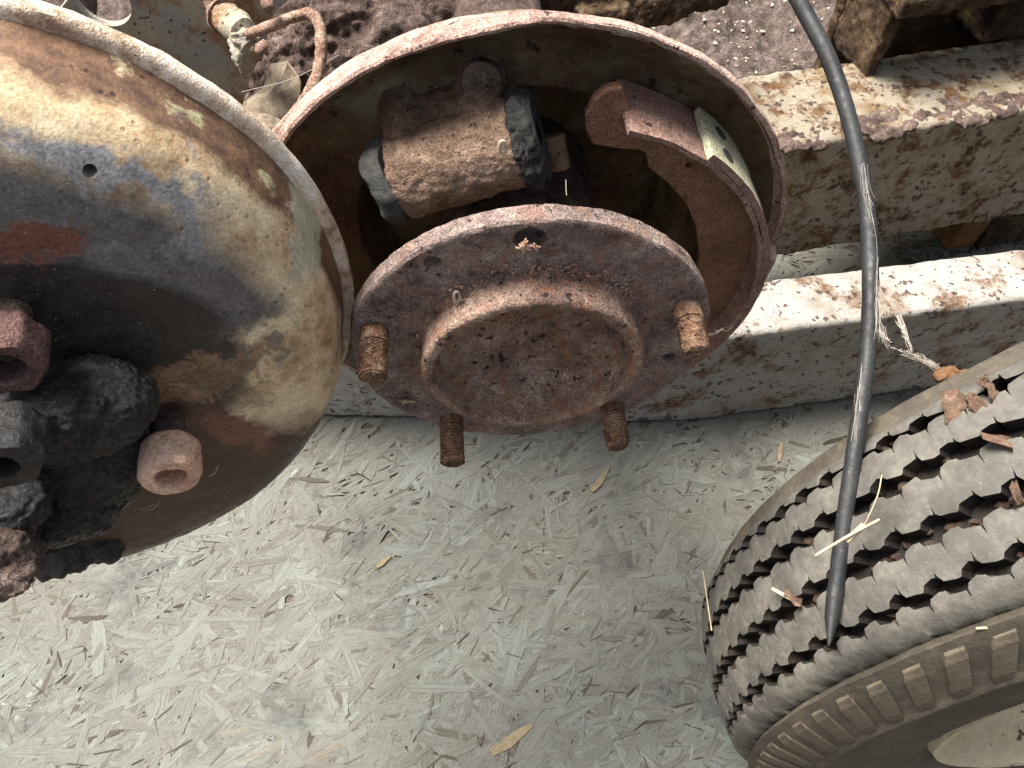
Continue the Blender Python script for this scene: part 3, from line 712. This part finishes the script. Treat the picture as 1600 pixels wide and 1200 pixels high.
for i in range(5):
    a, b = edges_of(i); n = len(a); vs, fs = [], []
    K = 5
    K = 4
    for ea, eb in zip(a, b):
        (ta_, ya), (tb_, yb_) = ea[:2], eb[:2]; na = ea[2] if len(ea) > 2 else 0; nb = eb[2] if len(eb) > 2 else 0
        row = [(ta_, ya+na, crown(ya)-GD-.0006)]
        for q in range(K+1):
            t = q/K; y = ya+(yb_-ya)*t+(na if q == 0 else 0)+(nb if q == K else 0)
            row.append((ta_+(tb_-ta_)*t, y, crown(y)-(.0005 if q in (0, K) else 0)))
        row.append((tb_, yb_+nb, crown(yb_)-GD-.0006))
        for (th, y, r) in row:
            vs.append(Vector((r*math.cos(th), y, r*math.sin(th))))
    m = K+3
    for q in range(n):
        l = (q+1) % n
        for j in range(m-1): fs.append((q*m+j, l*m+j, l*m+j+1, q*m+j+1))
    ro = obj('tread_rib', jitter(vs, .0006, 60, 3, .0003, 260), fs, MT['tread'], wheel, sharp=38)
    ro.data.materials.append(MT['groove'])          # dirt colour on the groove walls, dark to paint in their shade
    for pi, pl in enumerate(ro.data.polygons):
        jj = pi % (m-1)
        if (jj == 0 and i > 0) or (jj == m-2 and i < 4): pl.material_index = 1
# tie the grooves' phases: each groove's two edges share one zigzag, so ribs between grooves run alongside
# raised bars moulded round the shoulder of the sidewall
bars = None
prof = [(.2835, W0-.0035), (.2465, W0-.0190)]
def bar_mesh():
    vs = []
    for (r, y, lift, wdt) in ((.2765, W0-.0086, .0000, .0046), (.2725, W0-.0108, .0006, .0056), (.2545, W0-.0172, .0008, .0058), (.2485, W0-.0190, .0000, .0046)):
        sk = (.2815-r)*.75
        for sgn in (-1, 1):
            a = (sk+sgn*wdt)/.265; vs.append(Vector((r*math.cos(a), y-lift-.001, r*math.sin(a))))
        for sgn in (1, -1):
            a = (sk+sgn*wdt*1.15)/.265; vs.append(Vector((r*math.cos(a), y+.003, r*math.sin(a))))
    fs = []
    for i in range(3):
        for j in range(4): k2 = (j+1) % 4; fs.append((i*4+j, i*4+k2, (i+1)*4+k2, (i+1)*4+j))
    fs += [(0, 1, 2, 3), (15, 14, 13, 12)]
    return vs, fs
vs, fs = bar_mesh(); first = None
NB = 76
for n in range(NB):
    if first is None: first = obj('shoulder_bar', vs, fs, MT['lug'], wheel, smooth=False); o = first
    else: o = first.copy(); C.objects.link(o); o.parent = wheel
    o.rotation_euler = (0, -2*math.pi*n/NB, 0)
vs, fs = lathe(resample([(.154, W0+.02), (.160, W0-.002), (.166, W0-.0095), (.164, W0-.0145), (.158, W0-.0135), (.152, W0-.004), (.146, W0+.014), (.135, W0+.022), (.105, W0+.012), (.080, W0+.030), (.03, W0+.030)], .004), 140)
obj('rim', jitter(vs, .0006, 40), fs, MT['rim_paint'], wheel, sharp=45)

def tyre_at(px, py, lift=.002):
    """point where the line of sight meets the tread surface"""
    d = ray(px, py); o = Vector((0, 0, CAM_Z)); best = None
    t = .2
    while t < 1.2:
        p = o+d*t; l = p-tc; y = l.dot(ta); r = math.hypot(l.dot(tx), l.dot(tz))
        if W0-.006 < y < W1+.02 and r < crown(max(W0, min(W1, y)))+lift: return p
        t += .001
    return o+d*.5
# ------------------------------------------------------------------ cable hanging in front of the tyre
dk = (tyre_at(1296, 1000).z-CAM_Z)/ray(1296, 1000).z-.012
print('CABLE', dk)
cpx = [(1070, -330), (1150, -190), (1213, -70), (1247, 0), (1290, 85), (1326, 180), (1349, 280), (1358, 370), (1359, 460), (1353, 560), (1341, 660), (1326, 770), (1311, 880), (1300, 960), (1294, 1010)]
pts = [at_d(px, py, .43+(dk-.43)*max(0, (i-3)/11)) for i, (px, py) in enumerate(cpx)]
path = spline(pts, 14)
path = [q+noise.noise_vector(q*14)*.0016 for q in path]
vs, fs = tube(path, lambda t: (.0046+(dk-.43)*.011*t)*(1 if t < .9 else max(.14, 1-((t-.9)/.1)**1.6*.86)), 20)
o = obj('cable', jitter(vs, .0002, 150), fs, MT['cable'], sharp=60); tag(o, 'black cable hanging down past the tyre with a tapered cut end', 'cable')

# ------------------------------------------------------------------ brake pipe, union and bracket (top left)
yk = .475
outl = [at_y(*p, yk) for p in ((150, -60), (520, -60), (428, 20), (412, 75), (392, 120), (372, 185), (330, 260), (150, 190), (60, 60))]
vs, fs = slab(outl, Vector((0, .006, 0)))
br = obj('bracket', vs, fs, MT['bracket'], smooth=False); tag(br, 'rust-spotted cream metal bracket plate behind the drum', 'bracket')
hp = at_y(160, 2, yk); cut(br, [cyl_between(hp-Vector((0, .02, 0)), hp+Vector((0, .03, 0)), .0165, seg=40)])
bv = br.modifiers.new('bv', 'BEVEL'); bv.width = .0015; bv.segments = 2; bv.limit_method = 'ANGLE'
c0, c1 = at_d(350, 26, .47), at_d(386, 54, .455)
pp = spline([at_d(300, -22, .49), at_d(328, 8, .48), c0], 6); vs, fs = tube(pp, .0033, 12)
pipe = empty('brake_pipe', Matrix.Translation(c0)); tag(pipe, 'thin rusty brake pipe bent over from its union to the back plate', 'brake pipe')
def under(parent, vs): return [Vector(v)-parent.location for v in vs]
obj('inlet_pipe', jitter(under(pipe, vs), .0004, 200), fs, MT['pipe'], pipe)
pp = spline([c1, at_d(404, 48, .445), at_d(440, 34, .44), at_d(468, 24, .437), at_d(488, 23, .435), at_d(499, 40, .433), at_d(502, 66, .431), at_d(500, 95, .429), at_d(492, 128, .427), at_d(474, 162, .425), at_d(448, 194, .425), at_d(428, 218, .43), at_d(408, 240, .44)], 9)
vs, fs = tube(pp, lambda t: .0030+.0007*t, 14); obj('pipe_run', jitter(under(pipe, vs), .0005, 220, 3, .0003, 700), fs, MT['pipe'], pipe)
ax_ = (c1-c0).normalized(); vs, fs = lathe(resample([(.003, -.010), (.0088, -.010), (.0095, -.008), (.0095, .006), (.0088, .008), (.0082, .014), (.003, .016)], .0015), 30)
obj('union_nut', jitter(under(pipe, oriented(vs, (c0+c1)/2-ax_*.002, ax_)), .0007, 150), fs, MT['bracket'], pipe, sharp=45)
vs, fs = lathe(resample([(.0092, -.0015), (.0112, -.0015), (.0112, .0012), (.0092, .0012), (.0092, -.0015)], .001), 36)
obj('clip_ring', jitter(under(pipe, oriented(vs, c0+ax_*.001, ax_)), .0003, 150), fs, MT['pipe'], pipe, sharp=45)
vs, fs = fuse([ball(at_d(385, 72, .462), .010, .008, .012, 2), ball(at_d(378, 92, .464), .006, .006, .009, 2)], .0009, .0025, 220, 4)
obj('rust_tab', under(pipe, vs), fs, MT['bracket'], pipe)

# ------------------------------------------------------------------ what lies behind: axle casting, spring, bars, soil, rusty box
vs, fs = fuse([ball(at_d(570, 30, .56), .075, .05, .040), ball(at_d(640, 80, .56), .06, .05, .045), ball(at_d(480, 110, .58), .045, .05, .05), ball(at_d(560, -40, .58), .10, .05, .03), cyl_between(at_d(520, 150, .56), at_d(650, 20, .56), .03, .035)], .0024, .006, 60, 6, .0026, 230, 0)
o = obj('axle_casting', vs, fs, MT['casting']); tag(o, 'crumbling brown axle casting behind the top of the back plate', 'axle')
vs, fs = fuse([boxv(at_d(700, -20, .62), .035, .03, .10, Matrix.Rotation(.3, 3, 'Y')), cyl_between(at_d(690, -60, .60), at_d(715, 50, .60), .014)], .002, .003, 80, 4, .001, 240)
o = obj('steel_strut', vs, fs, MT['grease']); tag(o, 'dark upright strut beside the greasy spring above the plate', 'strut')
cp = []
b0, b1 = at_d(770, -60, .62), at_d(762, 40, .62)
u_, v_ = frame_from(b1-b0)
for i in range(90):
    t = i/89; a = t*2*math.pi*5.5; cp.append(b0.lerp(b1, t)+(u_*math.cos(a)+v_*math.sin(a))*.019)
vs, fs = tube(cp, .0056, 10); o = obj('coil_spring', jitter(vs, .001, 200), fs, MT['grease']); tag(o, 'grey greasy coil spring at the top edge above the plate', 'spring')
vs, fs = fuse([cyl_between(at_d(900, 40, .70), at_d(1130, -30, .72), .020), boxv(at_d(880, -20, .70), .11, .05, .06, Matrix.Rotation(.3, 3, 'Y'))], .0026, .004, 60, 5, .0012, 240)
o = obj('steel_bar', vs, fs, MT['rust_box']); tag(o, 'dark rusty bar crossing the top edge above the plate', 'bar')
# soil bank behind the upper beam
vs, fs = [], []; nx, ny = 300, 150
SY = U0.y+wu+.05
x0, x1, y0, y1 = -.55, 1.3, SY, SY+.95
for j in range(ny+1):
    for i in range(nx+1):
        x = x0+(x1-x0)*i/nx; y = y0+(y1-y0)*(j/ny)**1.3; p = Vector((x, y, 0))
        z = (ztu-.075)*min(1, max(0, (y-SY)/.05))**.7+.05*(y-.7)+.018*fbm(p, 9, 5)+.012*fbm(p, 45, 5)
        vs.append((x, y, max(z, -.02)))
for j in range(ny):
    for i in range(nx): fs.append((j*(nx+1)+i, j*(nx+1)+i+1, (j+1)*(nx+1)+i+1, (j+1)*(nx+1)+i))
so = obj('soil_bank', vs, fs, MT['soil']); tag(so, 'dry crumbly brown soil behind the upper beam', kind='structure')
# rusty hollow box on the upper beam
bx0 = at_z(1330, 85, ztu); bc = Vector((bx0.x+.19, bx0.y+.03, ztu+.06))
rotm = Matrix.Rotation(.17, 3, 'Z')
rb = empty('rusty_box_section', Matrix.Translation((bc.x, bc.y, ztu))); tag(rb, 'dark hollow rusted box section resting on the upper beam', 'box section')
def part(nm, c, sx, sy, sz, mat, tilt=0):
    n_ = 26; vs, fs = fuse([boxv(c, sx, sy, sz, rotm @ Matrix.Rotation(tilt, 3, 'X'))], .0026, .0022, 70, 5, .0014, 260); obj(nm, under(rb, vs), fs, mat, rb)
part('top_plate', bc+Vector((0, -.012, .030)), .40, .085, .022, MT['rust_box'], .15)
part('end_plate', bc+rotm @ Vector((-.190, .0, -.022)), .016, .075, .085, MT['rust_box'])
part('rear_wall', bc+rotm @ Vector((.0, .048, -.075)), .39, .014, .22, MT['rust_box'])
part('mid_web', bc+rotm @ Vector((.03, .012, -.022)), .15, .055, .075, MT['rust_box'])

# ------------------------------------------------------------------ litter
def leaf(p, size, rot, seed, mat='leaf'):
    rn = random.Random(seed); n = 7; vs, fs = [], []
    out = [(math.cos(2*math.pi*i/12)*size*rn.uniform(.55, 1.1), math.sin(2*math.pi*i/12)*size*.7*rn.uniform(.55, 1.1)) for i in range(12)]
    q = Matrix.Rotation(rot, 3, 'Z') @ Matrix.Rotation(rn.uniform(-.6, .6), 3, 'X') @ Matrix.Rotation(rn.uniform(-.6, .6), 3, 'Y')
    top = [Vector((0, 0, size*.15))]
    for ring in (.5, 1.): top += [Vector((x*ring, y*ring, size*rn.uniform(-.25, .25)*ring)) for x, y in out]
    fs = [(0, 1+i, 1+(i+1) % 12) for i in range(12)]+[(1+i, 13+i, 13+(i+1) % 12, 1+(i+1) % 12) for i in range(12)]
    m = len(top); vs = top+[v-Vector((0, 0, .0004)) for v in top]
    fs += [tuple(m+i for i in f[::-1]) for f in fs]+[(13+i, m+13+i, m+13+(i+1) % 12, 13+(i+1) % 12) for i in range(12)]
    return [p+q @ v for v in vs], fs
for (px, py, sz, lab) in ((1492, 640, .013, 'dead brown leaf on the far shoulder of the tyre below the cobweb'), (1548, 606, .014, 'torn tan leaf at the top edge of the tyre'), (1565, 690, .012, 'crumpled dead leaf in the tread at the right edge'), (1525, 632, .008, 'small curled leaf scrap between two larger leaves on the tyre'), (1590, 775, .010, 'leaf scrap in the second tread groove at the right edge'), (1240, 935, .010, 'brown leaf scrap in the tread left of the cable end')):
    vs, fs = leaf(tyre_at(px, py, .002), sz*.78, px*.1, px); o = obj('dead_leaf', vs, fs, MT['leaf']); tag(o, lab, 'leaf', 'dead leaves on the tyre')
def straw(a, b, r, lab, grp, sag=.0):
    m = (a+b)/2+Vector((0, 0, sag)); vs, fs = tube(spline([a, m, b], 8), r, 6); o = obj('straw', vs, fs, MT['straw']); tag(o, lab, 'straw', grp)
straw(at_d(1274, 868, dk-.012), at_d(1374, 812, dk-.012), .0007, 'long straw stuck across the cable over the tyre', 'pieces of straw', .003)
straw(at_d(1322, 846, dk-.012), at_d(1350, 820, dk-.012), .0014, 'short thick straw tuft against the cable', 'pieces of straw')
straw(tyre_at(1207, 920, .006), tyre_at(1236, 936, .004), .0011, 'pale straw in the tread left of the cable end', 'pieces of straw')
straw(tyre_at(1098, 890, .004), tyre_at(1112, 985, .006), .0004, 'pale straw hanging on the left edge of the tyre', 'pieces of straw')
straw(tyre_at(1525, 982, .004), tyre_at(1562, 984, .003), .0006, 'fine straw on the lower shoulder of the tyre', 'pieces of straw', .002)
def chip(a, b, wd_, lab):
    d = (b-a).normalized(); n_ = Vector((-d.y, d.x, 0))*wd_
    vs, fs = slab([a-n_*.5, a.lerp(b, .4)-n_, b-n_*.3, b+n_*.4, a.lerp(b, .6)+n_*.9, a+n_*.7], Vector((0, 0, -.0012))); o = obj('wood_chip', jitter(vs, .002, 90), fs, MT['chip'], smooth=False); tag(o, lab, 'wood chip', 'pale wood chips on the board')
chip(at_z(925, 768, .0045), at_z(952, 732, .0045), .0042, 'pale yellow wood chip on the board below the right stud')
chip(at_z(1216, 722, .0045), at_z(1222, 690, .0045), .003, 'pale narrow wood chip on the board left of the cable')
chip(at_z(768, 1178, .003), at_z(832, 1132, .003), .0055, 'tan torn wood chip on the board at the bottom edge')
chip(at_z(585, 890, .0045), at_z(610, 868, .0045), .003, 'small tan wood chip on the board left of the middle')
straw(at_d(1346, 830, dk-.01), at_d(1378, 742, dk-.01), .0003, 'hair-thin curly straw fibre beside the cable', 'pieces of straw', .006)
# dirt crumbs caught in the tread grooves
rl = random.Random(21); pc = []
for i in range(420):
    gi = rl.choice([0, 1, 2, 3, 3]); th = R(rl.uniform(85, 185)); 
    if rl.random() > .25+.75*max(0, noise.noise(Vector((th*6, gi*3.3, 0)))+.35): continue
    y = gr_y[gi]+rl.uniform(-1, 1)*.004; r = crown(y)-GD+rl.uniform(0, .005); q = rl.uniform(.0008, .0028)
    pc.append(ball((r*math.cos(th), y, r*math.sin(th)), q*1.5, q, q*.8, 1))
vs, fs = join(*pc); o = obj('groove_dirt', jitter(vs, .0012, 300, 2), fs, MT['crumb'], wheel, smooth=False); o['kind'] = 'stuff'
# pale seed husks
def husk(p, rx, rz, lab):
    c = []
    for i in range(24): a = 2*math.pi*i/24; c.append(p+Vector((rx*math.cos(a), -.0008, rz*math.sin(a))))
    c.append(c[0]); vs, fs = tube(c, .0007, 6); o = obj('seed_husk', jitter(vs, .0005, 500), fs, MT['fleck']); tag(o, lab, 'seed husk', 'pale seed husks')
husk(HUB+hub_at(714, 461, -.0030), .0013, .0036, 'pale hollow seed husk stuck on the flange')
husk(HUB+hub_at(785, 228, .0270), .0012, .0030, 'pale hollow seed husk on the brake cylinder')
def tuft(px, py, base, r, n, mat, name, lab, cat):
    rn = random.Random(px); parts = []
    for i in range(n):
        a = base+Vector((rn.uniform(-r, r), -.0006, rn.uniform(-r, r)*.6)); d = Vector((rn.uniform(-1, 1), rn.uniform(-.8, -.1), rn.uniform(-.6, 1)))*r*.8
        parts.append(tube([a, a+d*.5, a+d+Vector((0, 0, .001))], .0004, 5)); parts.append(ball(a, .0011, .0008, .0008, 1))
    vs, fs = join(*parts); o = obj(name, jitter(vs, .0006, 400), fs, MT[mat]); tag(o, lab, cat)
tuft(825, 382, HUB+hub_at(826, 384, -.0008), .0042, 14, 'nut_orange', 'rust_tuft', 'orange rust flakes below the empty stud hole', 'rust flakes')
tuft(636, 626, HUB+hub_at(636, 626, -.0008), .0026, 10, 'straw', 'chaff_tuft', 'tan chaff on the lower left of the flange', 'chaff')
# pale flecks of dust and chaff strewn over soil and metal
rf = random.Random(33); pc = []
for i in range(420):
    px, py = rf.uniform(960, 1300), rf.uniform(-20, 130); p = None
    d = ray(px, py); t = .6
    while t < 2.2:
        q = Vector((d.x*t, d.y*t, CAM_Z+d.z*t)); pp_ = Vector((q.x, q.y, 0))
        if q.y > SY:
            z = (ztu-.075)*min(1, max(0, (q.y-SY)/.05))**.7+.05*(q.y-.7)+.018*fbm(pp_, 9, 5)+.012*fbm(pp_, 45, 5)
            if q.z < z: p = q; break
        t += .004
    if p:
        k_ = rf.uniform(.0007, .0026); pc.append(ball(p, k_*rf.uniform(.7, 1.8), k_, k_*.6, 1))
vs, fs = join(*pc); o = obj('stone_litter', jitter(vs, .002, 200, 2), fs, MT['fleck'], smooth=False); tag(o, 'pale gravel and chaff strewn on the soil', 'litter', kind='stuff')
# wood scrap between drum and pipe
vs, fs = fuse([boxv(at_d(408, 196, .47), .055, .012, .010, Matrix.Rotation(.45, 3, 'Y'))], .0012, .0015, 150, 4); o = obj('wood_scrap', vs, fs, MT['wood']); tag(o, 'grey splintered wood scrap between the drum and the brake pipe', 'wood')
vs, fs = leaf(at_d(420, 160, .50), .030, .4, 5); o = obj('dead_leaf', vs, fs, MT['wood']); tag(o, 'large grey dead leaf in the gap left of the brake pipe', 'leaf')
for (p0, p1, lab) in (((414, -8), (421, 22), 'pinkish narrow leaf hanging at the top above the brake pipe'), ((412, 62), (406, 88), 'small pinkish leaf hanging below the brake pipe')):
    a, b = at_d(*p0, .43), at_d(*p1, .43); m = (a+b)/2; u = (b-a); sd_ = Vector((.0036, 0, 0))
    vs, fs = slab([a, a.lerp(b, .3)+sd_, a.lerp(b, .7)+sd_, b, a.lerp(b, .7)-sd_, a.lerp(b, .3)-sd_], Vector((0, .0007, 0))); o = obj('hanging_leaf', jitter(vs, .0006, 200), fs, MT['shoe']); tag(o, lab, 'leaf')
# cobwebs
def web(lab, ends, n, spread, r, seed, sag=.004):
    rn = random.Random(seed); parts = []
    for i in range(n):
        a, b = rn.choice(ends); j = lambda: Vector((rn.gauss(0, spread), rn.gauss(0, spread), rn.gauss(0, spread)))
        t0, t1 = sorted((rn.uniform(0, .6), rn.uniform(.4, 1))) if n > 3 else (0, 1)
        p, q = a.lerp(b, t0)+j(), a.lerp(b, t1)+j(); m = (p+q)/2+Vector((0, 0, -sag*rn.random()))+j()*.5
        parts.append(tube(spline([p, m, q], 5), r*rn.uniform(.6, 1.4), 4))
    vs, fs = join(*parts); o = obj('cobweb', vs, fs, MT['web_silk']); tag(o, lab, 'cobweb', kind='stuff' if n > 1 else None)
E_ = lambda *p: at_d(*p)
web('dusty cobweb clinging along the cable in front of the white beam', [(E_(1352, 300, .40), E_(1374, 420, .395)), (E_(1374, 400, .395), E_(1372, 540, .39)), (E_(1346, 560, .375), E_(1336, 700, .36)), (E_(1350, 250, .405), E_(1366, 360, .40))], 34, .0009, .00006, 1)
web('thick dusty cobweb strands hanging from the beam edge to the cocoon', [(E_(1372, 500, .47), E_(1392, 548, .47)), (E_(1402, 490, .49), E_(1426, 552, .48)), (E_(1392, 540, .475), E_(1474, 580, .485)), (E_(1426, 552, .48), E_(1474, 580, .485))], 110, .0011, .00018, 2, .001)
web('single pale cobweb thread across the gap by the brake pipe', [(E_(378, 144, .43), E_(530, 85, .43))], 1, .0002, .00016, 3)
web('fine cobweb threads between the orange nut and the drum face', [(DM @ drum_at(215, 780, -.075), DM @ drum_at(158, 808, -.056)), (DM @ drum_at(318, 762, -.08), DM @ drum_at(360, 695, -.054)), (DM @ drum_at(250, 790, -.08), DM @ drum_at(200, 798, -.058))], 9, .0005, .00016, 4)
web('cobweb threads from the right stud to the shoe', [(HUB+hub_at(1100, 525, -.02), HUB+hub_at(1150, 505, .04))], 5, .0005, .00014, 5)
web('short cobweb thread standing above the flange rim', [(HUB+hub_at(886, 306, .008), HUB+hub_at(884, 280, .03))], 1, .0002, .00012, 6)
vs, fs = fuse([ball(at_d(1480, 588, .482), .009, .006, .005, 3), ball(at_d(1496, 591, .484), .010, .006, .006, 3)], .0008, .0016, 250, 4); o = obj('cocoon', vs, fs, MT['cocoon']); tag(o, 'brown cocoon at the end of the cobweb above the tyre', 'cocoon')
